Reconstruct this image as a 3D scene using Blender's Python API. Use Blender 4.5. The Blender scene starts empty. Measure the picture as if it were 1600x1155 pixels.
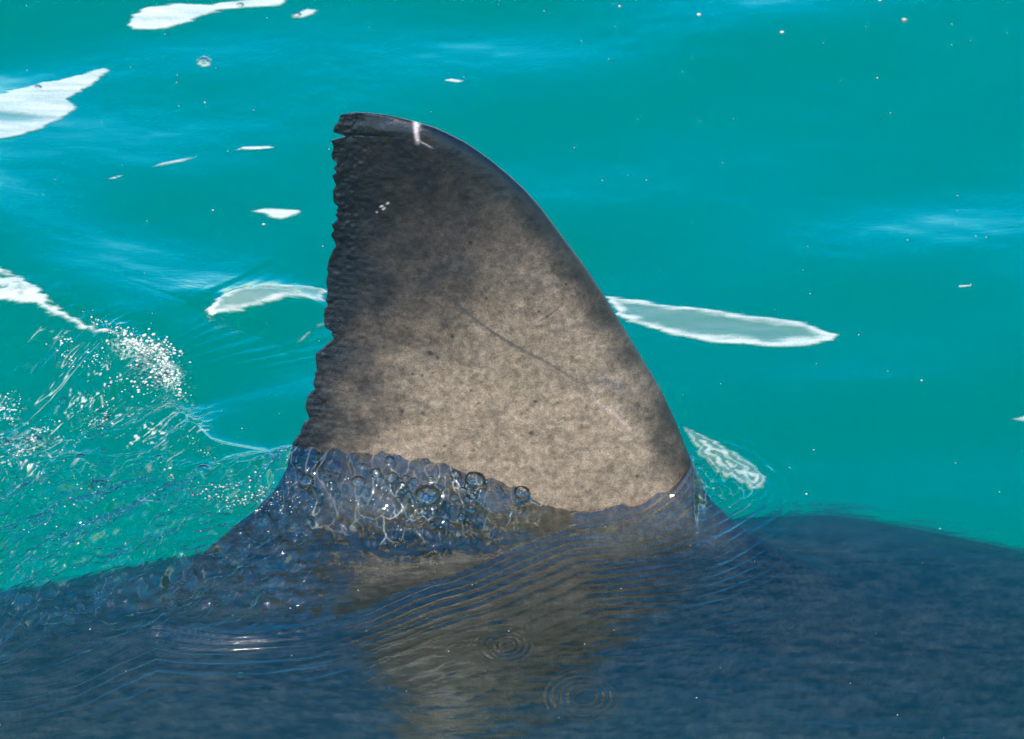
import bpy, math, random
import numpy as np
from mathutils import Vector

random.seed(7)
rng = np.random.RandomState(11)
sc = bpy.context.scene
col = sc.collection

# ------------------------------------------------------------------ camera
EL = math.radians(32.0)
DIST = 8.0
FPX = 846.0 * DIST                      # focal length in photo pixels (1600 wide)
d_ = np.array([0.0, math.cos(EL), -math.sin(EL)])
u_ = np.array([0.0, math.sin(EL), math.cos(EL)])
CAM = -DIST * d_ + u_ * (192.5 / FPX * DIST)
cam_data = bpy.data.cameras.new('camera')
cam = bpy.data.objects.new('camera', cam_data)
col.objects.link(cam)
cam.location = CAM
cam.rotation_euler = (math.pi / 2 - EL, 0, 0)
cam_data.sensor_width = 36.0
cam_data.lens = FPX * 36.0 / 1600.0
cam_data.clip_start = 0.1
cam_data.clip_end = 3000.0
cam_data.dof.use_dof = True
cam_data.dof.focus_distance = DIST
cam_data.dof.aperture_fstop = 9.0
sc.camera = cam

# ------------------------------------------------------------------ sky, sun, exposure
SUN_EL, SUN_AZ = math.radians(55.0), math.radians(200.0)   # azimuth clockwise from +Y
w = bpy.data.worlds.new('World')
sc.world = w
w.use_nodes = True
nt = w.node_tree
nt.nodes.clear()
sky = nt.nodes.new('ShaderNodeTexSky')
sky.sky_type = 'NISHITA'
sky.sun_disc = False
sky.sun_elevation = SUN_EL
sky.sun_rotation = SUN_AZ
sky.air_density = 1.0
sky.dust_density = 0.3
sky.ozone_density = 2.5
bg = nt.nodes.new('ShaderNodeBackground')
bg.inputs['Strength'].default_value = 0.15
wo = nt.nodes.new('ShaderNodeOutputWorld')
hs = nt.nodes.new('ShaderNodeHueSaturation')
hs.inputs['Saturation'].default_value = 1.65
hs.inputs['Hue'].default_value = 0.493
nt.links.new(sky.outputs[0], hs.inputs['Color'])
nt.links.new(hs.outputs[0], bg.inputs[0])
nt.links.new(bg.outputs[0], wo.inputs[0])
sl = bpy.data.lights.new('sun', 'SUN')
sl.energy = 2.3
sl.angle = math.radians(0.5)
sl.color = (1.0, 0.90, 0.76)
sun = bpy.data.objects.new('sun', sl)
col.objects.link(sun)
S = Vector((math.sin(SUN_AZ) * math.cos(SUN_EL), math.cos(SUN_AZ) * math.cos(SUN_EL), math.sin(SUN_EL)))
sun.rotation_euler = S.to_track_quat('Z', 'Y').to_euler()
sc.view_settings.view_transform = 'Standard'
sc.view_settings.look = 'None'
sc.view_settings.gamma = 1.0
sc.view_settings.use_curve_mapping = False
sc.view_settings.exposure = 1.8
sc.cycles.use_denoising = True
sc.cycles.max_bounces = 12
sc.cycles.volume_bounces = 5
sc.cycles.transparent_max_bounces = 12
sc.cycles.caustics_refractive = False
sc.cycles.caustics_reflective = False
sc.cycles.sample_clamp_indirect = 4.0

# ------------------------------------------------------------------ helpers
def ray(px, py):
    px = np.asarray(px, float); py = np.asarray(py, float)
    r = np.zeros(px.shape + (3,))
    r[..., 0] = (px - 800.0) / FPX
    v = -(py - 577.5) / FPX
    r[..., 1] = d_[1] + u_[1] * v
    r[..., 2] = d_[2] + u_[2] * v
    return r

def on_water(pts, z=0.0):
    p = np.array(pts, float)
    r = ray(p[:, 0], p[:, 1])
    t = (z - CAM[2]) / r[:, 2]
    return (CAM + r * t[:, None])[:, :2]

def on_fin(pts):
    p = np.array(pts, float)
    r = ray(p[:, 0], p[:, 1])
    t = -CAM[1] / r[:, 1]
    q = CAM + r * t[:, None]
    return q[:, [0, 2]]

def sm(e0, e1, x):
    t = np.clip((x - e0) / (e1 - e0), 0, 1)
    return t * t * (3 - 2 * t)

_tabs = {}
def vnoise(x, y, seed=0):
    if seed not in _tabs:
        _tabs[seed] = np.random.RandomState(1000 + seed).rand(256, 256) * 2 - 1
    T = _tabs[seed]
    xi = np.floor(x).astype(int); yi = np.floor(y).astype(int)
    fx = x - xi; fy = y - yi
    fx = fx * fx * fx * (fx * (fx * 6 - 15) + 10); fy = fy * fy * fy * (fy * (fy * 6 - 15) + 10)
    a = T[xi & 255, yi & 255]; b = T[(xi + 1) & 255, yi & 255]
    c = T[xi & 255, (yi + 1) & 255]; d = T[(xi + 1) & 255, (yi + 1) & 255]
    return (a * (1 - fx) + b * fx) * (1 - fy) + (c * (1 - fx) + d * fx) * fy

def fbm(x, y, seed=0, octv=3):
    s = 0; a = 1; n = 0
    for o in range(octv):
        s = s + a * vnoise(x * 2 ** o + 17.3 * o, y * 2 ** o + 5.1 * o, seed + o); n += a; a *= 0.5
    return s / n

def cell(x, y, seed=0):
    """distance to nearest and second nearest jittered lattice point"""
    R = np.random.RandomState(500 + seed).rand(64, 64, 2)
    xi = np.floor(x).astype(int); yi = np.floor(y).astype(int)
    f1 = np.full(x.shape, 9.0); f2 = f1.copy()
    for i in (-1, 0, 1):
        for j in (-1, 0, 1):
            c = R[(xi + i) & 63, (yi + j) & 63]
            dd = np.hypot(xi + i + c[..., 0] - x, yi + j + c[..., 1] - y)
            f2 = np.where(dd < f1, f1, np.minimum(f2, dd)); f1 = np.minimum(f1, dd)
    return f1, f2

def seg_dist(X, Y, P, want_t=False):
    """signed distance (left of travel positive) to polyline P and its arc length fraction"""
    best = np.full(X.shape, 1e9); sg = np.ones(X.shape); tt = np.zeros(X.shape)
    L = np.r_[0, np.cumsum(np.hypot(*(P[1:] - P[:-1]).T))]
    for i in range(len(P) - 1):
        a, b = P[i], P[i + 1]
        e = b - a; l2 = max(e @ e, 1e-12)
        t = np.clip(((X - a[0]) * e[0] + (Y - a[1]) * e[1]) / l2, 0, 1)
        dx = X - a[0] - t * e[0]; dy = Y - a[1] - t * e[1]
        dd = np.hypot(dx, dy)
        m = dd < best
        best = np.where(m, dd, best)
        sg = np.where(m, np.sign(e[0] * (Y - a[1]) - e[1] * (X - a[0]) + 1e-15), sg)
        tt = np.where(m, (L[i] + t * math.sqrt(l2)) / L[-1], tt)
    return (best * sg, tt) if want_t else best * sg

def spline(P, n=8):
    P = np.array(P, float)
    out = []
    for i in range(len(P) - 1):
        p0 = P[max(i - 1, 0)]; p1 = P[i]; p2 = P[i + 1]; p3 = P[min(i + 2, len(P) - 1)]
        for k in range(n):
            t = k / n
            out.append(0.5 * ((2 * p1) + (-p0 + p2) * t + (2 * p0 - 5 * p1 + 4 * p2 - p3) * t * t + (-p0 + 3 * p1 - 3 * p2 + p3) * t ** 3))
    out.append(P[-1])
    return np.array(out)

def inside(X, Y, P):
    r = np.zeros(X.shape, bool)
    n = len(P)
    for i in range(n):
        x0, y0 = P[i]; x1, y1 = P[(i + 1) % n]
        if y0 == y1: continue
        c = ((y0 > Y) != (y1 > Y)) & (X < (x1 - x0) * (Y - y0) / (y1 - y0) + x0)
        r ^= c
    return r

def make_mesh(name, V, Q, mat, smooth=True, attrs=None, parent=None):
    me = bpy.data.meshes.new(name)
    V = np.asarray(V, np.float32); Q = np.asarray(Q, np.int32)
    k = Q.shape[1]
    me.vertices.add(len(V)); me.vertices.foreach_set('co', V.ravel())
    me.loops.add(Q.size); me.loops.foreach_set('vertex_index', Q.ravel())
    me.polygons.add(len(Q))
    me.polygons.foreach_set('loop_start', np.arange(0, Q.size, k, dtype=np.int32))
    me.polygons.foreach_set('loop_total', np.full(len(Q), k, np.int32))
    me.update(calc_edges=True)
    me.polygons.foreach_set('use_smooth', np.full(len(Q), smooth, bool))
    for an, (typ, arr) in (attrs or {}).items():
        a = me.attributes.new(an, typ, 'POINT')
        a.data.foreach_set('color' if typ == 'FLOAT_COLOR' else 'value', np.asarray(arr, np.float32).ravel())
    me.materials.append(mat)
    me.validate()
    o = bpy.data.objects.new(name, me)
    col.objects.link(o)
    if parent: o.parent = parent
    return o

def tag(o, label=None, cat=None, group=None, kind=None):
    if label: o['label'] = label
    if cat: o['category'] = cat
    if group: o['group'] = group
    if kind: o['kind'] = kind
    return o

def mat(name):
    m = bpy.data.materials.new(name); m.use_nodes = True
    m.node_tree.nodes.clear()
    out = m.node_tree.nodes.new('ShaderNodeOutputMaterial')
    def N(t, **kw):
        n = m.node_tree.nodes.new('ShaderNode' + t)
        for k, v in kw.items():
            if k.startswith('i_'): n.inputs[k[2:].replace('_', ' ')].default_value = v
            else: setattr(n, k, v)
        return n
    def Lk(a, b): m.node_tree.links.new(a, b)
    return m, N, Lk, out

# ------------------------------------------------------------------ the water's shape
FINX0, FINX1 = on_fin([(451, 740)])[0][0], on_fin([(1083, 712)])[0][0]
WL = on_fin([(300, 772), (400, 762), (440, 738), (470, 715), (520, 709), (600, 701), (700, 705), (770, 716), (820, 738), (860, 757),
             (890, 770), (950, 770), (1000, 759), (1045, 738), (1083, 712), (1089, 745), (1102, 765), (1140, 772)])
crestA = spline(on_water([(-160, 330), (-60, 385), (0, 425), (70, 465), (130, 500), (200, 528), (260, 552), (300, 600)], 0.06))
crestB = spline(on_water([(330, 500), (360, 475), (410, 462), (460, 462), (520, 474)], 0.02))
crestC = spline(on_water([(200, 690), (235, 655), (275, 640), (300, 668), (340, 694), (420, 702)], 0.015))
crestD = spline(on_water([(-60, 1000), (60, 880), (160, 838), (260, 800), (340, 762), (400, 745), (455, 728)], 0.01))
train1 = spline(on_water([(1110, 770), (1040, 806), (960, 822), (890, 826), (850, 836), (790, 860), (720, 884), (640, 905), (560, 930), (480, 950), (380, 953), (290, 945), (240, 938), (180, 955), (100, 985), (0, 1008), (-100, 1020)]))
train2 = spline(on_water([(1165, 812), (1120, 838), (1060, 856), (980, 866), (900, 870)]))
train3 = spline(on_water([(1095, 735), (1060, 762), (1000, 785), (930, 800), (880, 802)]))
waterline_lo = spline(on_water([(440, 800), (500, 850), (600, 862), (700, 858), (790, 848), (840, 820), (880, 790)]))
rings = [(on_water([(790, 983)])[0], 0.040, 0.011, 0.0010), (on_water([(912, 1056)])[0], 0.052, 0.013, 0.0012),
         (on_water([(1115, 855)])[0], 0.045, 0.011, 0.0007), (on_water([(205, 930)])[0], 0.02, 0.01, 0.0008)]

def crest(ph):
    return 2.2 * (0.5 + 0.5 * np.cos(ph)) ** 3 - 0.7

def zone(X, Y, P, soft):
    P = np.vstack([P, P[:1]])
    d = np.abs(seg_dist(X, Y, P)); d = np.where(inside(X, Y, P[:-1]), d, -d)
    return sm(-soft, soft, d)

zoneR = on_water([(-200, 740), (0, 712), (120, 716), (250, 722), (330, 745), (455, 722), (470, 790), (500, 870), (480, 920), (330, 925), (200, 925), (80, 975), (-200, 1030)])
zoneT = on_water([(425, 745), (470, 722), (700, 728), (830, 752), (890, 772), (850, 822), (780, 850), (640, 862), (500, 850), (410, 840)])
zoneW = on_water([(-200, 470), (60, 500), (200, 540), (300, 580), (330, 660), (300, 720), (120, 720), (-200, 740)])
swells = []
_r = np.random.RandomState(5)
for i in range(9):
    lam = 0.50 * 1.30 ** (i % 5) * _r.uniform(.85, 1.15)
    a = math.radians(90 + _r.uniform(-34, 34))
    swells.append((2 * math.pi / lam * math.cos(a), 2 * math.pi / lam * math.sin(a), _r.uniform(0, 6.28), 0.0086 * lam * _r.uniform(.6, 1.2) * (0.72 if i % 5 < 2 else 1.1)))

def height(X, Y):
    H = np.zeros(X.shape)
    wx = X + 0.10 * fbm(X * 1.3, Y * 1.3, 3, 2); wy = Y + 0.12 * fbm(X * 1.1 + 9, Y * 1.1, 6, 2)
    for kx, ky, ph, am in swells:
        H += am * np.sin(kx * wx + ky * wy + ph)
    calm = sm(2.2, 0.1, np.abs(X)) * 0.35
    near = sm(-0.05, 0.35, Y)
    H *= (0.14 + 0.86 * near)
    # the animal's back lifts the water: it falls off toward the viewer and toward the tail
    sp_ = lambda t: 0.5 * (t + np.sqrt(t * t + 0.012))
    fy = sp_(-Y - 0.10) * sm(-4.5, -1.3, Y); fx = sp_(-X - 0.12) * sm(-4.5, -1.2, X)
    H -= 0.100 * np.minimum(fy, 1.5) * sm(4.0, 1.2, np.abs(X)) + 0.085 * fx * sm(-0.12, -0.32, Y) * sm(-4.5, -1.3, Y)
    M = (np.abs(X) < 2.0) & (Y > -1.6) & (Y < 2.8)
    x = X[M]; y = Y[M]; h = np.zeros(x.shape)
    # gentle long ripples everywhere
    h += 0.0011 * fbm(x * 9, y * 16, 20, 2)
    # heap of water against the fin
    wl = np.interp(x, WL[:, 0], WL[:, 1])
    wl = np.where((x < WL[0, 0]) | (x > WL[-1, 0]), 0, wl)
    front = np.exp(-(np.clip(-y, 0, None) / 0.095) ** 2) * (y <= 0) + (y > 0) * np.exp(-(y / 0.06) ** 2)
    frontR = np.exp(-(np.clip(-y, 0, None) / 0.075) ** 1.5) * (y <= 0) + (y > 0) * np.exp(-(y / 0.04) ** 2)
    kx = sm(-0.05, 0.15, x)
    h += wl * (front * (1 - kx) + frontR * kx)
    # breaking wave, left
    d, t = seg_dist(x, y, crestA, True)
    e = sm(1.0, 0.72, t)
    h += 0.080 * e * np.where(d > 0, np.exp(-(d / 0.32) ** 2), np.exp(-(d / 0.17) ** 2))
    d, t = seg_dist(x, y, crestB, True)
    h += 0.028 * np.sin(np.clip(t, 0, 1) * 3.14) ** .5 * np.where(d > 0, np.exp(-np.abs(d) / 0.05), np.exp(-(d / 0.13) ** 2))
    d, t = seg_dist(x, y, crestC, True)
    h += 0.022 * np.sin(np.clip(t, 0, 1) * 3.14) ** .6 * np.where(d > 0, np.exp(-np.abs(d) / 0.03), np.exp(-(d / 0.09) ** 2))
    d, t = seg_dist(x, y, crestD, True)
    h += 0.035 * np.where(d > 0, np.exp(-(d / 0.05) ** 2), np.exp(-(d / 0.14) ** 2))
    # wave face: soft folds running down it
    zw = zone(x, y, zoneW, 0.06)
    a = math.radians(50); s = x * math.cos(a) + y * math.sin(a); n = -x * math.sin(a) + y * math.cos(a)
    h += zw * (0.010 * fbm(s * 5, n * 14, 30, 2) + 0.0035 * (1 - np.abs(fbm(s * 12, n * 34, 33, 2)) * 2) + 0.0016 * fbm(s * 40, n * 80, 36, 2))
    # chopped streaky water, lower left
    zr = zone(x, y, zoneR, 0.05)
    a = math.radians(33); s = x * math.cos(a) + y * math.sin(a); n = -x * math.sin(a) + y * math.cos(a)
    n2 = n + 0.02 * fbm(s * 7, n * 7, 39, 2)
    h += zr * 1.9 * (0.011 * fbm(s * 6, n2 * 20, 40, 2) + 0.0070 * (1 - 2 * np.abs(fbm(s * 22, n2 * 62, 44, 2))) + 0.0020 * fbm(s * 60, n2 * 150, 47, 2))
    # boiling water in front of the fin
    zt = zone(x, y, zoneT, 0.03)
    f1, f2 = cell(x * 22 + 0.8 * fbm(x * 20, y * 20, 50, 2), y * 15 + 0.8 * fbm(x * 20 + 7, y * 20, 53, 2), 1)
    g1, g2 = cell(x * 48, y * 34 + 0.6 * fbm(x * 30, y * 30, 56, 2), 2)
    up = sm(-0.30, -0.06, y)
    h += zt * (up * (0.010 * (0.55 - f1) + 0.008 * (0.5 - g1) + 0.026 * fbm(x * 11, y * 12, 90, 4)) + (1 - up * .6) * (0.0075 * (1 - 2 * np.abs(fbm(x * 9, y * 20, 60, 3)))) + 0.0046 * fbm(x * 60, y * 50, 66, 3))
    # ripple trains round the wake
    d, t = seg_dist(x, y, train1, True)
    wob = d + 0.006 * fbm(x * 14, y * 14, 70, 2)
    k = 2 * math.pi / (0.016 + 0.05 * np.clip(wob, 0, .2))
    h += np.where(wob > 0, 0.0048 * np.exp(-wob / 0.07) * crest(wob * k), 0.0017 * np.exp(-(wob / 0.012) ** 2)) * (0.7 + 0.6 * fbm(x * 6, y * 6, 72, 2))
    h += 0.005 * np.where(d < 0, np.exp(-(d / 0.05) ** 2), np.exp(-(d / 0.02) ** 2)) * sm(1, .85, t)
    d, t = seg_dist(x, y, train2, True)
    wob = d + 0.004 * fbm(x * 14, y * 14, 74, 2)
    h += np.where(wob > 0, 0.0038 * np.exp(-wob / 0.08) * crest(wob * 2 * math.pi / 0.021), 0.0011 * np.exp(-(wob / 0.02) ** 2)) * np.sin(np.clip(t, 0.02, .98) * 3.14)
    d, t = seg_dist(x, y, train3, True)
    wob = d + 0.005 * fbm(x * 10, y * 20, 76, 2)
    h += 0.0052 * np.exp(-(wob / 0.06) ** 2) * crest(wob * 2 * math.pi / 0.021 + 2 * fbm(x * 8, y * 20, 78, 2)) * sm(1, .9, t)
    for (cx, cy), r0, lam, am in rings:
        r = np.hypot(x - cx, y - cy)
        h += am * np.exp(-((r - r0 * .8) / (r0 * .42)) ** 2) * np.cos((r - r0) * 2 * math.pi / lam)
    # fine wind ripples on the near water
    nr = sm(0.05, -0.25, y)
    h += nr * (0.0008 * fbm(x * 9 + y * 3, y * 40, 80, 3) + 0.0004 * fbm(x * 34 + y * 6, y * 120, 83, 2))
    # bow ripple by the leading edge
    bx, by = FINX1 + 0.03, 0.05
    r = np.hypot((x - bx), (y - by) * 1.0)
    h += 0.003 * np.exp(-(r / 0.11) ** 2) * np.cos(r * 2 * math.pi / 0.024) * (y > -0.02)
    H[M] += h * sm(2.0, 1.7, np.abs(x)) * sm(-1.6, -1.4, y) * sm(2.8, 2.4, y)
    return H

def graded(lo, hi, step, far, ratio=1.22):
    c = list(np.arange(lo, hi, step)); s = step
    while c[-1] < far: s *= ratio; c.append(c[-1] + s)
    s = step
    while c[0] > -far: s *= ratio; c.insert(0, c[0] - s)
    return np.array(c)

xs = graded(-1.06, 1.06, 0.0029, 220)
yn = np.arange(-1.15, 0.62, 0.0031)
ya = [yn[-1]]; s = 0.0031
while ya[-1] < 220:
    s = min(s * 1.03, 0.010) if ya[-1] < 2.75 else s * 1.25
    ya.append(ya[-1] + s)
yb = [yn[0]]; s = 0.0031
while yb[0] > -220: s *= 1.25; yb.insert(0, yb[0] - s)
ys = np.r_[yb[:-1], yn, ya[1:]]
X, Y = np.meshgrid(xs, ys)
Z = height(X, Y)
ny, nx = X.shape
V = np.stack([X, Y, Z], -1).reshape(-1, 3)
I = np.arange(nx * ny).reshape(ny, nx)
Q = np.stack([I[:-1, :-1], I[:-1, 1:], I[1:, 1:], I[1:, :-1]], -1).reshape(-1, 4)
# closed sides and bottom, so the water is a body and not a skin
ring = np.r_[I[0, :], I[1:, -1], I[-1, -2::-1], I[-2:0:-1, 0]]
Vb = V[ring].copy(); Vb[:, 2] = -25
nb = len(V)
Bq = np.arange(len(ring)) + nb
Vc = np.array([[0, 0, -25.0]])
side = np.stack([ring, Bq, np.roll(Bq, -1), np.roll(ring, -1)], -1)
cc = nb + len(ring)
m2 = len(ring) // 2
bot = np.array([[cc, Bq[(i + 2) % len(Bq)], Bq[(i + 1) % len(Bq)], Bq[i]] for i in range(0, len(Bq) - 1, 2)])
V = np.vstack([V, Vb, Vc]); Q = np.vstack([Q, side, bot])

m, N, Lk, out = mat('sea_water')
tc = N('TexCoord')
mp = N('Mapping'); mp.inputs['Scale'].default_value = (14, 34, 14)
Lk(tc.outputs['Object'], mp.inputs[0])
n1 = N('TexNoise', i_Scale=3.0, i_Detail=5.0, i_Roughness=0.6)
Lk(mp.outputs[0], n1.inputs['Vector'])
bp = N('Bump', i_Strength=0.35, i_Distance=0.0012)
Lk(n1.outputs[0], bp.inputs['Height'])
fr = N('Fresnel', i_IOR=1.40)
gl = N('BsdfGlossy', i_Roughness=0.015)
rf = N('BsdfRefraction', i_IOR=1.02, i_Roughness=0.0)
tr = N('BsdfTransparent')
for n in (fr, gl): Lk(bp.outputs[0], n.inputs['Normal'])
vk = N('VectorMath', operation='MULTIPLY'); vk.inputs[1].default_value = (9.0, 9.0, 1.0)
vn = N('VectorMath', operation='NORMALIZE')
Lk(bp.outputs[0], vk.inputs[0]); Lk(vk.outputs[0], vn.inputs[0]); Lk(vn.outputs[0], rf.inputs['Normal'])
ge = N('NewGeometry'); ior = N('MapRange'); ior.inputs['To Min'].default_value = 1.61; ior.inputs['To Max'].default_value = 1 / 1.61
Lk(ge.outputs['Backfacing'], ior.inputs[0]); Lk(ior.outputs[0], fr.inputs['IOR'])
mx = N('MixShader', i_Fac=0.32)
Lk(rf.outputs[0], mx.inputs[1]); Lk(tr.outputs[0], mx.inputs[2])
m2_ = N('MixShader')
Lk(fr.outputs[0], m2_.inputs[0]); Lk(mx.outputs[0], m2_.inputs[1]); Lk(gl.outputs[0], m2_.inputs[2])
Lk(m2_.outputs[0], out.inputs['Surface'])
vs = N('VolumeScatter'); vs.inputs['Color'].default_value = (0.0, 1.0, 0.43, 1); vs.inputs['Density'].default_value = 0.055; vs.inputs['Anisotropy'].default_value = -0.22
va = N('VolumeAbsorption'); va.inputs['Color'].default_value = (0.0, 0.868, 0.85, 1); va.inputs['Density'].default_value = 0.40
ad = N('AddShader'); Lk(vs.outputs[0], ad.inputs[0]); Lk(va.outputs[0], ad.inputs[1])
Lk(ad.outputs[0], out.inputs['Volume'])
water = make_mesh('water', V, Q, m)
tag(water, 'turquoise sea water with soft swells and a rippled wake', kind='structure')

m, N, Lk, out = mat('dark_seabed')
n1 = N('TexNoise', i_Scale=0.7); rp = N('ValToRGB')
rp.color_ramp.elements[0].color = (0.02, 0.05, 0.05, 1); rp.color_ramp.elements[1].color = (0.05, 0.09, 0.08, 1)
bs = N('BsdfDiffuse'); Lk(n1.outputs[0], rp.inputs[0]); Lk(rp.outputs[0], bs.inputs[0]); Lk(bs.outputs[0], out.inputs[0])
sb = make_mesh('seabed', [(-210, -210, -24), (210, -210, -24), (210, 210, -24), (-210, 210, -24)], [[0, 1, 2, 3]], m)
tag(sb, 'dark sea floor deep under the turquoise water', kind='structure')

# ------------------------------------------------------------------ the shark
TEp = [(521, 199), (520, 205), (539, 211), (538, 213), (517, 218), (520, 226), (518, 243), (523, 255), (519, 271), (520, 298), (521, 315),
       (528, 322), (520, 334), (525, 341), (516, 350), (521, 358), (516, 368), (525, 384), (518, 392), (512, 409), (510, 437), (511, 459),
       (507, 470), (505, 484), (505, 496), (506, 512), (522, 529), (511, 537), (491, 555), (494, 571), (488, 601), (491, 607), (479, 620),
       (477, 637), (483, 654), (473, 661), (466, 676), (457, 692), (451, 715), (447, 735), (430, 765), (395, 800), (335, 840), (250, 884), (200, 900)]
TEt = [(548, 175.6), (534, 178), (525, 188)]
LEp = [(552, 175.4), (574, 176), (607, 180), (646, 189), (679, 199), (699, 208), (724, 221), (748, 237), (773, 256), (798, 277), (820, 297), (845, 325),
       (882, 374), (908, 408), (941, 457), (967, 500), (982, 524), (1002, 558), (1033, 609), (1056, 659), (1075, 707), (1090, 745), (1112, 785), (1150, 820), (1200, 852), (1270, 885), (1320, 900)]
TE = on_fin(TEt + TEp); LE = on_fin(LEp)
ZB = min(TE[-1, 1], LE[-1, 1]); ZT = on_fin([(550, 175.2)])[0][1]
te_f = lambda z: np.interp(z, np.sort(TE[:, 1]), TE[np.argsort(TE[:, 1], kind='stable'), 0])
le_f = lambda z: np.interp(z, LE[::-1, 1], LE[::-1, 0])
NC, NT, NB = 300, 390, 260
tt = np.linspace(0, 1, NT + 1)[1:]
zz = ZB + (ZT - ZB) * (1 - (1 - tt) ** 1.25)
c = np.linspace(0, 1, NC)
c = 0.5 * c + 0.5 * (0.5 - 0.5 * np.cos(np.pi * c))
naca = lambda s: (0.2969 * np.sqrt(s) - 0.126 * s - 0.3516 * s ** 2 + 0.2843 * s ** 3 - 0.1036 * s ** 4) / 0.1
xa = te_f(np.array([ZB]))[0]; xb = le_f(np.array([ZB]))[0]
XS = np.r_[np.linspace(-3.0, xa - 0.5, 41)[:-1], np.linspace(xa - 0.5, xa, 50)[:-1], xa + (xb - xa) * c, np.linspace(xb, xb + 0.8, 80)[1:], np.linspace(xb + 0.8, 2.2, 31)[1:]]
i0 = 89; i1 = i0 + NC - 1
def ridge(x):
    return ZB + 0.012 - 0.012 - np.where(x > xb, 0.30 * ((x - xb) / 1.0) ** 1.25 if False else 0.0, 0) \
        - 0.24 * np.clip((x - xb), 0, None) ** 1.15 - 0.17 * np.clip((-0.30 - x), 0, None) ** 1.1
Wd = 0.55 * np.sqrt(np.clip(1 - (np.abs(XS + 0.1) / np.where(XS > -0.1, 2.35, 2.95)) ** 2.2, 0.001, 1)) * (1 + 0.20 * sm(0.1, 0.7, XS) - 0.34 * sm(-0.2, -1.1, XS))
VV = []; idx = {}
def add(v):
    VV.append(v); return len(VV) - 1
half = []
ringw = lambda i: 1e-4 + 0.13 * math.sin(math.pi * c[i - i0]) ** 0.8 + 0.0605 * float(max(naca(np.clip(1 - c[i - i0], 0, 1)), 0))
ang = np.linspace(math.pi, 0, NB)       # belly -> ridge
for sgn in (1, -1):
    G = -np.ones((len(XS), NB + NT), int)
    for i, x in enumerate(XS):
        zr = float(ridge(np.array([x]))[0]); Wi = Wd[i]
        for k in range(NB):
            last = k == NB - 1
            split = last and (i0 < i < i1)
            shared = (k == 0) or (last and not split)
            if shared and sgn == -1:
                G[i, k] = half[0][i, k]; continue
            a = ang[k]
            y = sgn * Wi * abs(math.sin(a)) ** 0.9
            z = zr - Wi * 1.08 * (1 - math.cos(a))
            if last: y = 0.0
            if split: y = sgn * ringw(i)
            elif i0 < i < i1: y = sgn * max(abs(y), ringw(i) + 0.004 * (NB - 1 - k))
            G[i, k] = add((x, y, z))
    half.append(G)
VV = np.array(VV)
nV = len(VV)
def te_s(z):
    q = np.zeros(np.shape(z)); ws = 0
    for o_, w_ in zip(np.linspace(-.03, .03, 9), (1, 2, 3, 4, 5, 4, 3, 2, 1)):
        q = q + w_ * te_f(np.clip(z + o_, ZB, ZT)); ws += w_
    return np.where(z > ZT - 0.045, te_f(z), q / ws) if np.ndim(z) else q / ws
xe = te_f(zz); xl = le_f(zz)
jag = 0.0016 * fbm(zz * 95, zz * 0 + 3.3, 150, 3) + 0.006 * np.clip(fbm(zz * 60, zz * 0 + 8.1, 153, 2) - 0.25, 0, 1) * 2 + 0.0045 * np.abs(fbm(zz * 28, zz * 0 + 1.7, 155, 2))
xe = xe + jag * sm(0.0, 0.06, zz) * sm(ZT, ZT - 0.03, zz)
xes = np.minimum(te_s(zz), xl - 0.001)
bl_t = sm(ZT - 0.012, ZT - 0.03, zz); xes = xes * bl_t + xe * (1 - bl_t)
tn = (zz - ZB) / (ZT - ZB)
XX = xes[None, :] + (xl - xes)[None, :] * c[:, None] + (xe - xes)[None, :] * np.exp(-((xl - xes)[None, :] * c[:, None]) / 0.022)
XX[-1] = xl
sfl = 1 - c
thick = (0.050 * (1 - tn) ** 0.8 + 0.0105)
# thin, ragged trailing margin
P = np.clip(naca(np.clip(sfl, 0, 1)), 0, None)
TH = thick[None, :] * P[:, None]
TH = np.maximum(TH, 0.0030 * sm(0, 0.006, c)[:, None] * sm(1, 0.999, c)[:, None])
TH *= sm(1.0, 0.965, tn)[None, :] * 0.75 + 0.25
TH[:, -1] = 0
zzg = np.broadcast_to(zz, XX.shape)
# skin relief: ceratotrichia ridges fanning toward the rear margin, pocks
dte = XX - xes[None, :]
rear = np.exp(-np.clip(dte, 0, None) / 0.075)
low = sm(0.62, 0.45, zzg)
rid = np.sin((zzg + 0.10 * dte + 0.006 * fbm(XX * 9, zzg * 9, 101, 2)) * 2 * math.pi / 0.0125)
relief = rear * low * 0.0005 * rid * (0.6 + 0.6 * fbm(XX * 30, zzg * 50, 104, 2)) + 0.0008 * fbm(XX * 60, zzg * 60, 106, 2) + rear * 0.0016 * fbm(XX * 120, zzg * 130, 109, 2)
relief += 0.0022 * fbm(XX * 7, zzg * 7, 112, 2)
relief *= sm(0, 0.004, c)[:, None] * sm(1, 0.93, c)[:, None]
base_blend = np.clip(1 - (zz - ZB) / 0.16, 0, 1) ** 2.6
TH = TH * (1 + 0.0 * base_blend[None, :]) + base_blend[None, :] * 0.13 * (np.sin(np.pi * c) ** 0.8)[:, None]
TH = np.maximum(TH + relief, 0.0) ; TH[0] = 0; TH[-1] = 0; TH[:, -1] = 0
wob = 0.004 * fbm(XX * 5, zzg * 5, 115, 2)
zzg = zzg - 0.17 * np.clip(-0.30 - XX, 0, None) ** 1.1 * np.exp(-((zz - ZB) / 0.07) ** 2)[None, :]
F1 = np.stack([XX, TH + wob, zzg], -1); F2 = np.stack([XX, -TH + wob, zzg], -1)
VV = np.vstack([VV, F1.reshape(-1, 3), F2.reshape(-1, 3)])
idxF1 = nV + np.arange(NC * NT).reshape(NC, NT)
idxF2 = idxF1 + NC * NT
idxF2[0] = idxF1[0]; idxF2[-1] = idxF1[-1]; idxF2[:, -1] = idxF1[:, -1]
quads = []
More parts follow.
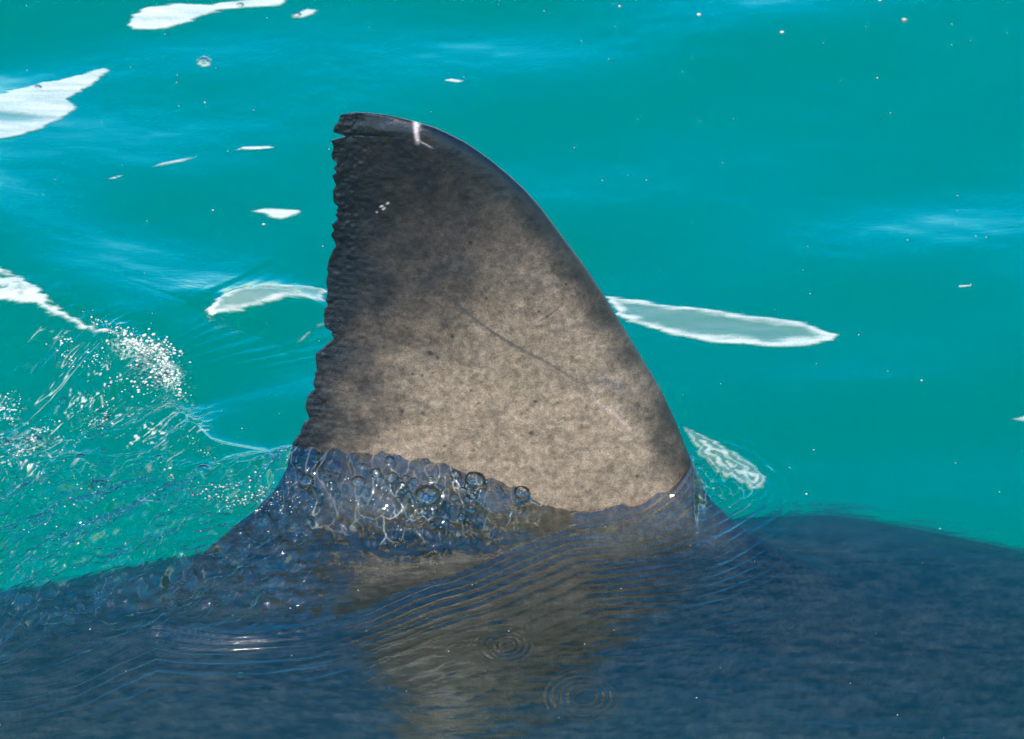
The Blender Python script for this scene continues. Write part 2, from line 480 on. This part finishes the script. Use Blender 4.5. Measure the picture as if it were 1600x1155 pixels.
for G, Fi, sgn in ((half[0], idxF1, 1), (half[1], idxF2, -1)):
    A = G[:, :NB]
    q = np.stack([A[:-1, :-1], A[1:, :-1], A[1:, 1:], A[:-1, 1:]], -1).reshape(-1, 4)
    B = np.concatenate([G[i0:i1 + 1, NB - 1:NB], Fi], 1)
    q2 = np.stack([B[:-1, :-1], B[1:, :-1], B[1:, 1:], B[:-1, 1:]], -1).reshape(-1, 4)
    q = np.vstack([q, q2])
    if sgn == 1: q = q[:, ::-1]
    quads.append(q)
quads = np.vstack(quads)
# skin colour per vertex, with rim shade, glints and light streaks painted in
x = VV[:, 0]; z = VV[:, 2]; y = VV[:, 1]
isfin = np.arange(len(VV)) >= nV
tex = te_s(z); lex = le_f(z)
dT = x - tex; dL = lex - x
def pig(a, b, t): return a[None, :] * (1 - t[:, None]) + b[None, :] * t[:, None]
tan = np.array([0.200, 0.133, 0.083]); dark = np.array([0.012, 0.011, 0.012]); mid = np.array([0.075, 0.066, 0.055])
nz = fbm(x * 9, z * 9, 120, 3); nz2 = fbm(x * 26, z * 26, 124, 3); nz3 = fbm(x * 110, z * 110, 128, 2)
hN = np.clip(z / ZT, -0.3, 1)
wT = 0.15 + 0.22 * sm(0.25, 0.9, hN) - 0.03 * sm(0.35, 0.0, hN)
t1 = sm(-0.02, 1.0, (dT / wT) * 0.58 + 0.22 * nz + 0.16 * nz2)
C = pig(dark, tan, t1)
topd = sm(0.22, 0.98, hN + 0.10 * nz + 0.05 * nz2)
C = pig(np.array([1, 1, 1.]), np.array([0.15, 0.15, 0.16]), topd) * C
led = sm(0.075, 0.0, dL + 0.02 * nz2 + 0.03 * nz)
C = C * (1 - 0.85 * np.clip(led, 0, 1))[:, None]  # dark leading band, partly the shaded rim painted into the colour
C = C * (1 + 0.10 * nz + 0.16 * nz2 + 0.35 * nz3)[:, None]
# dark spots
spots = on_fin([(830, 657), (673, 540), (684, 546), (661, 632), (707, 512), (836, 609), (871, 610), (645, 573), (660, 575), (736, 594), (748, 613), (995, 723), (740, 686), (695, 680), (628, 630), (560, 340), (735, 368), (760, 450), (884, 433), (842, 470)])
srad = [.0055, .0055, .004, .005, .004, .004, .003, .003, .003, .003, .003, .004, .003, .003, .004, .003, .004, .003, .003, .003]
for (sx, sz), sr in zip(spots, srad):
    C *= (1 - 0.8 * np.exp(-(((x - sx) ** 2 + (z - sz) ** 2) / sr ** 2) ** 1.5))[:, None]
# long scratches, scars and painted glints
def scratch_glint(pts, wdt, colr, strength):
    global C
    S_ = spline(on_fin(pts), 6)
    dd, t = seg_dist(x, z, S_, True)
    mm = strength * np.exp(-(dd / wdt) ** 2) * np.sin(np.clip(t, 0.02, 0.98) * math.pi) ** 0.4
    mm = np.where(isfin & (y < 0.01), mm, 0)
    C = C * (1 - mm)[:, None] + np.array(colr)[None, :] * mm[:, None]
scratch_glint([(645, 402), (690, 440), (735, 478), (775, 505), (815, 528), (860, 552), (920, 590)], 0.0032, (0.022, 0.023, 0.025), 0.7)
scratch_glint([(840, 487), (860, 475), (880, 462)], 0.0013, (0.015, 0.012, 0.012), 0.95)
scratch_glint([(925, 607), (950, 622), (975, 645), (985, 655)], 0.0035, (0.40, 0.27, 0.22), 0.5)
scratch_glint([(920, 572), (950, 582), (980, 600)], 0.012, (0.05, 0.05, 0.055), 0.5)
scratch_glint([(653, 212), (676, 224)], 0.0015, (0.28, 0.24, 0.22), 0.6)
scratch_glint([(651, 184), (650, 196), (653, 216)], 0.0036, (0.50, 0.38, 0.34), 0.9)
scratch_glint([(648, 190), (655, 192)], 0.004, (0.55, 0.45, 0.42), 0.7)
for _a, _b in [((594, 318), (599, 316)), ((598, 322), (602, 319)), ((604, 313), (608, 311)), ((588, 327), (590, 326))]: scratch_glint([_a, _b], 0.0016, (0.5, 0.4, 0.33), 0.9)  # small glints painted into the skin colour
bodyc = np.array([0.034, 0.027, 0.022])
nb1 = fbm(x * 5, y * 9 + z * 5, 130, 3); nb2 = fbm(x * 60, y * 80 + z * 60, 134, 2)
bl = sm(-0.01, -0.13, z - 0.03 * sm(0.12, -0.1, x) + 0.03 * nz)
nb3 = fbm(x * 18, y * 110 + z * 140, 138, 3); nb4 = fbm(x * 40 + y * 8, y * 200 + z * 250, 142, 2)  # streaks imitate rippled light on the back, painted into the skin colour
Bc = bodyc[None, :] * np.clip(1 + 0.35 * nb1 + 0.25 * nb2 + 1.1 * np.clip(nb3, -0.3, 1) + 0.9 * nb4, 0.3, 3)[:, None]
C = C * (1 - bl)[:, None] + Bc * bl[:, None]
belly = sm(-1.02, -1.15, z)
C = C * (1 - belly)[:, None] + 0.5 * belly[:, None]
C = np.clip(C, 0.004, 0.9)
Ca = np.c_[C, np.ones(len(C))]
rearA = np.exp(-np.clip(dT, 0, None) / 0.07) * sm(0.9, 0.5, hN) * isfin

m, N, Lk, out = mat('wet_shark_skin')
at = N('Attribute', attribute_name='pigment_and_light')
tc = N('TexCoord')
nf = N('TexNoise', i_Scale=330.0, i_Detail=3.0, i_Roughness=0.65); Lk(tc.outputs['Object'], nf.inputs['Vector'])
nm = N('TexNoise', i_Scale=90.0, i_Detail=4.0, i_Roughness=0.6); Lk(tc.outputs['Object'], nm.inputs['Vector'])
r1 = N('MapRange'); r1.inputs['From Min'].default_value = 0.3; r1.inputs['From Max'].default_value = 0.7; r1.inputs['To Min'].default_value = 0.58; r1.inputs['To Max'].default_value = 1.45
Lk(nf.outputs[0], r1.inputs[0])
r2 = N('MapRange'); r2.inputs['From Min'].default_value = 0.3; r2.inputs['From Max'].default_value = 0.7; r2.inputs['To Min'].default_value = 0.72; r2.inputs['To Max'].default_value = 1.28
Lk(nm.outputs[0], r2.inputs[0])
mu = N('Math', operation='MULTIPLY'); Lk(r1.outputs[0], mu.inputs[0]); Lk(r2.outputs[0], mu.inputs[1])
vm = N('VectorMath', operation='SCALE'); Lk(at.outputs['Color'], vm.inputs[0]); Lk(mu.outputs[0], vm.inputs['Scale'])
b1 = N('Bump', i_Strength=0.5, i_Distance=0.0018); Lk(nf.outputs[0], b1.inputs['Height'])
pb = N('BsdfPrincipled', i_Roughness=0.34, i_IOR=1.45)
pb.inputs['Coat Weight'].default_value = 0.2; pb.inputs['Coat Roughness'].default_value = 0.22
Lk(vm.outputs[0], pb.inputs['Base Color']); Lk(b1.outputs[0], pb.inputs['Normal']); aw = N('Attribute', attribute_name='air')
w1 = N('Math', operation='MULTIPLY'); w1.inputs[1].default_value = 0.16; Lk(aw.outputs['Fac'], w1.inputs[0]); Lk(w1.outputs[0], pb.inputs['Coat Weight'])
w2 = N('MapRange'); w2.inputs['To Min'].default_value = 0.04; w2.inputs['To Max'].default_value = 0.36; Lk(aw.outputs['Fac'], w2.inputs[0]); Lk(w2.outputs[0], pb.inputs['Specular IOR Level'])
ar = N('Attribute', attribute_name='rear')
rr = N('MapRange'); rr.inputs['To Min'].default_value = 0.36; rr.inputs['To Max'].default_value = 0.16
Lk(ar.outputs['Fac'], rr.inputs[0]); Lk(rr.outputs[0], pb.inputs['Roughness'])
rs = N('MapRange'); rs.inputs['To Min'].default_value = 0.5; rs.inputs['To Max'].default_value = 1.0
Lk(ar.outputs['Fac'], rs.inputs[0]); Lk(rs.outputs[0], b1.inputs['Strength'])
Lk(pb.outputs[0], out.inputs[0])
shark = make_mesh('shark', VV, quads, m, attrs={'pigment_and_light': ('FLOAT_COLOR', Ca), 'rear': ('FLOAT', rearA), 'air': ('FLOAT', 1 - bl)})
tag(shark, 'grey brown shark with ragged dorsal fin standing out of the turquoise water', 'shark')

# ------------------------------------------------------------------ foam, bubbles and reflection films on the water
def surf(pts):
    p = np.array(pts, float)
    r = ray(p[:, 0], p[:, 1]); z = np.zeros(len(p))
    for _ in range(4):
        t = (z - CAM[2]) / r[:, 2]
        q = CAM + r * t[:, None]
        z = 0.5 * z + 0.5 * height(q[:, 0].copy(), q[:, 1].copy())
    return q[:, :2]

m, N, Lk, out = mat('foam_and_reflection')  # serves real foam and the films standing in for bright reflections
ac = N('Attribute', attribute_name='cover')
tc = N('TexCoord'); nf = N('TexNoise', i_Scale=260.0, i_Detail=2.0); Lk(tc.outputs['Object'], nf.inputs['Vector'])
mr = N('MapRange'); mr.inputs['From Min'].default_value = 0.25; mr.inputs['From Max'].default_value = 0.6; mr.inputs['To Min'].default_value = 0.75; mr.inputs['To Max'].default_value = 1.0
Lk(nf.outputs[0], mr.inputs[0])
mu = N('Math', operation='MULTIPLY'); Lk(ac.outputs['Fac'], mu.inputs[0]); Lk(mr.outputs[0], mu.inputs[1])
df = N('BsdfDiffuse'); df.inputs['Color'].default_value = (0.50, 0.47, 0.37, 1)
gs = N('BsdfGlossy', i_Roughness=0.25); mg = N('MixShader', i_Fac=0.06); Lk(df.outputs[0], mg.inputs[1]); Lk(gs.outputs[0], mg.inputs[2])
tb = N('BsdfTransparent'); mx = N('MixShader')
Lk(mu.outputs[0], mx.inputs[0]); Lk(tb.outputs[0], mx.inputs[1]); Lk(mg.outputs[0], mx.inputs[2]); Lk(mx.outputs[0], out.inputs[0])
foam_reflection_mat = m

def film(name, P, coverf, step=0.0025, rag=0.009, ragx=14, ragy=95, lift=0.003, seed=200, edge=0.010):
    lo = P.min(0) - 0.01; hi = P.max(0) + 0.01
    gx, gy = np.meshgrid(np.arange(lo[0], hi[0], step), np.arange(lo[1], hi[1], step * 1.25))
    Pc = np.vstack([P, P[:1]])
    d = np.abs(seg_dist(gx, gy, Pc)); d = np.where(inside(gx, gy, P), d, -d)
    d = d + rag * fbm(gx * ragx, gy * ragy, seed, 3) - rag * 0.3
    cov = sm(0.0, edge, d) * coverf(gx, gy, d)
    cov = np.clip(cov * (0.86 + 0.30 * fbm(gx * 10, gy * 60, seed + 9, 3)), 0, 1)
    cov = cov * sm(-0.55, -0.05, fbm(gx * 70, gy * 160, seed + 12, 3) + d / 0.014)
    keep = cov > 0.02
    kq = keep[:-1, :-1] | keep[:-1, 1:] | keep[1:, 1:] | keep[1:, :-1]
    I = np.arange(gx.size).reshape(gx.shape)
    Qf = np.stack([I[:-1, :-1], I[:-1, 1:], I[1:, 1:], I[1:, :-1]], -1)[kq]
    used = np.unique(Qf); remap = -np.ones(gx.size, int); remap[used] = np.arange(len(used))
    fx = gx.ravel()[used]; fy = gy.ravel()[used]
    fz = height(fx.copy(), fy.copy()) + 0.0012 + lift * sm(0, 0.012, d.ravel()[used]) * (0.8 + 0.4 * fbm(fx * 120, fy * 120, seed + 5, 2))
    o = make_mesh(name, np.stack([fx, fy, fz], -1), remap[Qf], foam_reflection_mat, attrs={'cover': ('FLOAT', cov.ravel()[used])})
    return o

full = lambda gx, gy, d: 0.95 + 0 * d
def rimmed(w, inner, seed=210):
    return lambda gx, gy, d: inner + (0.95 - inner) * sm(w * 1.6, w * 0.4, d + w * .5 * fbm(gx * 20, gy * 50, seed, 2))
patches = [  # bright water reflections modelled as foam films; crest band, clot and ring are foam
 ('foam_reflection_patch', [(196, 36), (206, 22), (232, 9), (280, 3), (330, 5), (380, -2), (450, -8), (452, 2), (440, 9), (385, 13), (335, 20), (290, 38), (242, 49), (202, 48)],
  full, 'long cream reflection film lying on the water at the top left edge', {}),
 ('foam_reflection_patch', [(-60, 160), (0, 145), (62, 128), (120, 116), (166, 103), (176, 110), (150, 130), (132, 143), (110, 156), (126, 166), (108, 182), (70, 204), (30, 218), (0, 224), (-60, 232)],
  lambda gx, gy, d: 0.95 - 0.7 * np.exp(-(((gx - _b[0]) / 0.09) ** 2 + ((gy - _b[1]) / 0.03) ** 2) ** 2), 'large ragged cream reflection film cut by the left edge of the photo', {}),
 ('foam_reflection_patch', [(387, 332), (412, 326), (470, 328), (474, 335), (458, 341), (440, 347), (424, 344), (412, 338)], full, 'small lobed white reflection film floating left of the fin', dict(rag=0.004)),
 ('reflection_streak', [(164, 285), (180, 279), (194, 277), (182, 283)], full, 'shortest pale reflection streak left of the two longer streaks', dict(rag=0.001, edge=0.003)),
 ('reflection_streak', [(233, 266), (250, 258), (280, 251), (316, 245), (290, 256), (255, 263)], full, 'middle slanting reflection streak between a tiny streak and a level one', dict(rag=0.002)),
 ('reflection_streak', [(365, 237), (380, 231), (420, 230), (432, 233), (400, 236)], full, 'level thin reflection streak near the upper rear of the fin', dict(rag=0.001, edge=0.003)),
 ('reflection_streak', [(690, 127), (705, 124), (728, 128), (715, 131)], full, 'tiny white reflection streak above the tip of the fin', dict(rag=0.001, edge=0.003)),
 ('foam_reflection_patch', [(322, 500), (316, 492), (335, 472), (370, 458), (410, 449), (460, 446), (512, 450), (512, 474), (490, 474), (450, 470), (420, 476), (380, 489), (345, 495)],
  rimmed(0.014, 0.30), 'curved reflection crescent on the small crest just behind the fin', {}),
 ('foam_reflection_patch', [(940, 461), (1000, 468), (1080, 480), (1200, 494), (1262, 505), (1312, 524), (1304, 534), (1272, 541), (1200, 545), (1110, 539), (1030, 521), (965, 500)],
  rimmed(0.020, 0.19), 'long pointed reflection loop stretching right from the front of the fin', dict(ragx=9)),
 ('foam_reflection_patch', [(1062, 664), (1100, 680), (1140, 700), (1175, 722), (1200, 745), (1196, 762), (1175, 768), (1150, 752), (1120, 742), (1090, 712)],
  lambda gx, gy, d: 0.12 + 0.5 * sm(0.2, 0.75, np.sin(d * 2 * math.pi / 0.017 + 1.0 * fbm(gx * 22, gy * 30, 222, 2)) * 0.5 + 0.5), 'oval reflection swirl with nested rings where the fin meets the water', dict(rag=0.008)),
 ('reflection_streak', [(1570, 656), (1600, 648), (1640, 650), (1640, 660), (1600, 660)], full, 'pale reflection streak cut by the right edge of the photo', dict(rag=0.003)),
 ('reflection_streak', [(1497, 448), (1518, 447), (1518, 450), (1498, 451)], full, 'tiny bright reflection fleck on the open water at far right', dict(rag=0.0, edge=0.003)),
 ('foam_reflection_patch', [(462, 18), (480, 12), (500, 14), (492, 22), (474, 28), (456, 28), (454, 22)], full, 'small white foam clot with a bubble at the upper edge', dict(rag=0.004)),
 ('foam_reflection_patch', [(306, 92), (318, 84), (332, 92), (330, 103), (316, 107), (306, 101)], lambda gx, gy, d: 0.3 + 0.65 * sm(0.016, 0.006, d), 'small round foam ring holding a bubble below the long reflection film', dict(rag=0.004)),
 ('foam_reflection_patch', [(-60, 395), (0, 420), (40, 442), (90, 478), (140, 508), (200, 530), (232, 545), (200, 540), (140, 528), (90, 503), (50, 482), (0, 474), (-60, 470)],
  lambda gx, gy, d: 0.9 * sm(-0.35, 0.35, fbm(gx * 30 + gy * 20, gy * 70, 231, 3) + 0.35), 'torn foam band along the crest of the breaking wave', dict(rag=0.012)),
 ('reflection_streak', [(456, 542), (474, 522), (498, 506), (512, 500), (512, 506), (492, 516), (476, 534)], full, 'short slanting reflection streak touching the rear edge of the fin', dict(rag=0.004)),
]
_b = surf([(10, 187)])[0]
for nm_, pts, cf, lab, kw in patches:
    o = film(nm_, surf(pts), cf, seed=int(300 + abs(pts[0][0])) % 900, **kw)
    tag(o, lab, 'foam', 'foam and reflection films lying on the water')

# wake foam threads, and a net of caustic light lines, one film each zone
_c1, _c2, _c3 = surf([(218, 545), (262, 580), (35, 690)])
def lace(gx, gy, d):
    a = math.radians(48); s_ = gx * math.cos(a) + gy * math.sin(a); n_ = -gx * math.sin(a) + gy * math.cos(a)
    w1 = fbm(s_ * 3.5, n_ * 26, 240, 3); w2 = fbm(s_ * 8, n_ * 60 + 4, 243, 3)
    l1 = sm(0.024, 0.0, np.abs(w1)) * sm(-0.1, 0.25, fbm(gx * 9, gy * 9, 246, 2)); l2 = sm(0.035, 0.0, np.abs(w2)) * sm(0.0, 0.3, fbm(gx * 11, gy * 11, 248, 2))
    m1 = np.exp(-(((gx - _c1[0]) / .055) ** 2 + ((gy - _c1[1]) / .05) ** 2)) + np.exp(-(((gx - _c2[0]) / .03) ** 2 + ((gy - _c2[1]) / .07) ** 2)) + 0.6 * np.exp(-(((gx - _c3[0]) / .06) ** 2 + ((gy - _c3[1]) / .05) ** 2))
    h1, h2 = cell(gx * 105 + fbm(gx * 60, gy * 60, 255, 2), gy * 80 + fbm(gx * 60, gy * 60, 257, 2), 7)
    fr_ = sm(0.30, 0.05, h2 - h1) * sm(0.25, 0.8, m1 + 0.5 * fbm(gx * 40, gy * 40, 259, 2)) * 0.9
    l1 = np.maximum(l1, fr_)
    sp = sm(0.5, 0.62, fbm(gx * 120, gy * 120, 250, 2)) * sm(0.0, 0.35, fbm(gx * 10, gy * 10, 252, 2))
    return np.clip(l1 * .65 + l2 * .6 + sp * .7, 0, 0.8)
o = film('foam_lace', surf([(-60, 478), (60, 500), (160, 530), (250, 535), (300, 580), (325, 650), (400, 700), (300, 730), (120, 770), (-60, 800)]), lace, step=0.0019, rag=0.03, seed=260, edge=0.03, lift=0.0005)
tag(o, 'fine white foam threads drifting over the face of the breaking wave', 'foam', kind='stuff')
def net(gx, gy, d):  # caustic lines and glints at the fin foot, modelled as pale film
    f1, f2 = cell(gx * 22 + 0.8 * fbm(gx * 20, gy * 20, 50, 2), gy * 15 + 0.8 * fbm(gx * 20 + 7, gy * 20, 53, 2), 1)
    g1, g2 = cell(gx * 44 + fbm(gx * 40, gy * 40, 270, 2), gy * 34 + fbm(gx * 40, gy * 40, 272, 2), 3)
    k = sm(-0.2, 0.3, fbm(gx * 10, gy * 16, 274, 2))
    l = sm(0.055, 0.0, f2 - f1) * .8 + sm(0.05, 0.0, g2 - g1) * 0.6 * k
    b = np.abs(fbm(gx * 10, gy * 26, 276, 3))
    return 0.5 * np.clip((l * sm(-0.22, -0.12, gy) + sm(0.03, 0.0, b) * .6 * sm(-0.08, -0.16, gy)) * (0.35 + 0.65 * k), 0, 0.8)
o = film('light_net', surf([(440, 728), (520, 716), (640, 708), (740, 716), (820, 742), (880, 776), (840, 824), (780, 850), (640, 862), (520, 850), (430, 800)]), net, step=0.0014, rag=0.02, seed=280, edge=0.02, lift=0.0003)
tag(o, 'net of pale light lines laid as film on the churned water at the foot of the fin', 'foam', kind='stuff')

# specks
ico_v = []; ico_f = []
def ico():
    t = (1 + 5 ** .5) / 2
    v = np.array([(-1, t, 0), (1, t, 0), (-1, -t, 0), (1, -t, 0), (0, -1, t), (0, 1, t), (0, -1, -t), (0, 1, -t), (t, 0, -1), (t, 0, 1), (-t, 0, -1), (-t, 0, 1)]) / math.hypot(1, t)
    f = np.array([(0, 11, 5), (0, 5, 1), (0, 1, 7), (0, 7, 10), (0, 10, 11), (1, 5, 9), (5, 11, 4), (11, 10, 2), (10, 7, 6), (7, 1, 8), (3, 9, 4), (3, 4, 2), (3, 2, 6), (3, 6, 8), (3, 8, 9), (4, 9, 5), (2, 4, 11), (6, 2, 10), (8, 6, 7), (9, 8, 1)])
    return v, f
IV, IF = ico()
sp = []
def cluster(cx, cy, sx, sy, n, r0, r1, ang=0):
    a = math.radians(ang)
    for _ in range(n):
        u, v = rng.normal(0, 1, 2)
        u *= sx; v *= sy
        sp.append((cx + u * math.cos(a) - v * math.sin(a), cy + u * math.sin(a) + v * math.cos(a), 0.6 * r0 + (r1 - 0.6 * r0) * rng.uniform(0, 1) ** 3.5))
cluster(225, 545, 28, 8, 420, .0008, .0036, 15); cluster(262, 575, 8, 24, 260, .0008, .0036, -20); cluster(232, 588, 24, 14, 170, .0008, .0036); cluster(180, 520, 30, 5, 120, .0008, .0025, 25)
cluster(100, 540, 10, 8, 22, .0015, .003); cluster(112, 565, 12, 5, 22, .0015, .0032, 30); cluster(160, 560, 16, 8, 40, .001, .0025)
cluster(150, 640, 40, 6, 70, .001, .0022, -55); cluster(45, 690, 25, 9, 110, .0012, .0030, -40); cluster(160, 660, 8, 8, 40, .001, .0025)
cluster(20, 640, 14, 12, 50, .0012, .003); cluster(265, 742, 5, 4, 16, .001, .0026, 40); cluster(300, 690, 40, 5, 60, .0008, .0016, 40)
cluster(380, 775, 45, 8, 160, .0008, .0022, 12); cluster(330, 778, 30, 6, 60, .0008, .002, 20); cluster(410, 765, 30, 14, 70, .0008, .0022)
cluster(120, 780, 80, 18, 90, .0008, .0018, -18); cluster(600, 790, 120, 28, 90, .0007, .0018); cluster(865, 765, 18, 10, 30, .0008, .0018)
for _ in range(150): sp.append((rng.uniform(-20, 1620), rng.uniform(-10, 1150), rng.uniform(.0006, .0013)))
for q_ in [(1222, 52, .004), (1092, 24, .004), (968, 10, .003), (1413, 33, .006), (1375, 2, .004), (412, 352, .0025), (333, 330, .002), (320, 160, .002), (1371, 122, .002), (1440, 596, .002), (1260, 772, .002), (830, 657, .0)]:
    if q_[2] > 0: sp.append(q_)
sp = np.array(sp)
px_ = sp[:, :2]
uv = surf(px_); zc = height(uv[:, 0].copy(), uv[:, 1].copy())
SV = []; SF = []
for k_, ((a_, b_), z_, r_) in enumerate(zip(uv, zc, sp[:, 2])):
    sc3 = np.array([r_ * rng.uniform(.8, 1.5), r_ * rng.uniform(.8, 1.3), r_ * .7])
    SV.append(IV * sc3 + np.array([a_, b_, z_ + r_ * .4])); SF.append(IF + 12 * k_)
o = make_mesh('foam_specks', np.vstack(SV), np.vstack(SF), foam_reflection_mat, attrs={'cover': ('FLOAT', np.full(12 * len(SV), 0.97))})
tag(o, 'scattered white foam specks and droplets over the water and wake', 'foam specks', kind='stuff')

# clear bubbles
m, N, Lk, out = mat('bubble_film')
fr = N('Fresnel', i_IOR=1.6); gl = N('BsdfGlossy', i_Roughness=0.02); tb = N('BsdfTransparent'); mx = N('MixShader')
tb.inputs['Color'].default_value = (0.93, 0.96, 0.95, 1)
Lk(fr.outputs[0], mx.inputs[0]); Lk(tb.outputs[0], mx.inputs[1]); Lk(gl.outputs[0], mx.inputs[2]); Lk(mx.outputs[0], out.inputs[0])
nu, nv = 20, 8
bv = [(math.cos(2 * math.pi * i / nu) * math.cos(math.pi / 2 * j / nv), math.sin(2 * math.pi * i / nu) * math.cos(math.pi / 2 * j / nv), math.sin(math.pi / 2 * j / nv)) for j in range(nv) for i in range(nu)]
bv += [(0, 0, 1)]
bf = []
for j in range(nv - 1):
    for i in range(nu):
        bf.append([j * nu + i, j * nu + (i + 1) % nu, (j + 1) * nu + (i + 1) % nu, (j + 1) * nu + i])
me = bpy.data.meshes.new('bubble')
me.from_pydata(bv, [], bf + [[(nv - 1) * nu + i, (nv - 1) * nu + (i + 1) % nu, nv * nu] for i in range(nu)])
for p_ in me.polygons: p_.use_smooth = True
me.materials.append(m)
def bubble(px, py, rp, label, group):
    x_, y_ = surf([(px, py)])[0]
    r_ = rp / 846.0
    o = bpy.data.objects.new('bubble', me); col.objects.link(o)
    o.location = (x_, y_, float(height(np.array([x_]), np.array([y_]))[0]) - 0.1 * r_)
    o.scale = (r_, r_, r_ * .78)
    tag(o, label, 'bubble', group)
for px, py, rp, lab in [
    (318, 95, 12, 'clear bubble inside the small round foam ring'), (375, 8, 9, 'clear bubble on the long reflection film at the top'), (464, 23, 10, 'clear bubble in the small foam clot at the top'),
    (59, 137, 9, 'clear bubble on the large ragged reflection film'), (1413, 33, 8, 'lone bubble on open water near the top right'),
    (248, 717, 7, 'lone round bubble on green water between the wave and the fin'), (196, 757, 9, 'clear bubble beside the frothy clump in the wake'), (156, 759, 15, 'big bubble in the frothy clump of the wake'),
    (318, 740, 14, 'large domed bubble near the rear foot of the fin'), (374, 736, 4, 'small bubble right of the large domed bubble'),
    (668, 772, 21, 'large ringed bubble in the churned water under the fin'), (650, 706, 20, 'big shiny dome bubble against the foot of the fin'),
    (742, 748, 17, 'dome bubble right of the ringed bubble under the fin'), (376, 1052, 7, 'bubble over the dark back near the bottom'), (395, 938, 6, 'bubble over the dark back below the rear ripples'),
    (170, 605, 7, 'single bubble on the face of the breaking wave'), (126, 717, 11, 'round bubble left of centre in the wake foam'), (100, 627, 9, 'bubble on the wave face left of the foam clusters'),
    (478, 752, 13, 'dome bubble nearest the rear foot of the fin'), (560, 745, 12, 'dome bubble in the dark churned water between two bigger domes'),
    (815, 770, 13, 'clear bubble low in the hollow at the right end of the churned water'), (872, 765, 8, 'small bubble where the waterline bends under the fin')]:
    bubble(px, py, rp, lab, 'single bubbles on the water')

BV = np.array(bv); BQ = [q for q in bf] ; BT = [[(nv - 1) * nu + i, (nv - 1) * nu + (i + 1) % nu, nv * nu] for i in range(nu)]
BTri = np.array([[q[0], q[1], q[2]] for q in BQ] + [[q[0], q[2], q[3]] for q in BQ] + BT)
for cl, lab in [
    ([(232, 580, 24, 20, 60, 2, 6), (105, 555, 18, 14, 24, 2, 5), (160, 660, 12, 22, 34, 2, 6), (40, 690, 28, 14, 50, 2, 6), (150, 760, 14, 7, 16, 2, 6)], 'froth of tiny clear bubbles on the breaking wave and its crest'),
    ([(620, 735, 90, 14, 60, 3, 11), (680, 775, 110, 30, 90, 2, 9), (880, 768, 14, 5, 22, 2, 5), (400, 775, 30, 9, 50, 2, 5)], 'froth of clear bubbles crowding the foot of the fin')]:
    L_ = np.array([(cx + rng.normal() * sx * .8, cy + rng.normal() * sy * .8, r0 + (r1 - r0) * rng.uniform(0, 1) ** 2) for cx, cy, sx, sy, n_, r0, r1 in cl for _ in range(n_)])
    uv = surf(L_[:, :2]); zc = height(uv[:, 0].copy(), uv[:, 1].copy()); rr_ = L_[:, 2] / 846.0
    VVb = np.vstack([BV * np.array([r_, r_, r_ * .8]) + np.array([a_, b_, z_ - .1 * r_]) for (a_, b_), z_, r_ in zip(uv, zc, rr_)])
    FFb = np.vstack([BTri + len(BV) * k_ for k_ in range(len(uv))])
    o = make_mesh('bubble_froth', VVb, FFb, m)
    tag(o, lab, 'froth', kind='stuff')
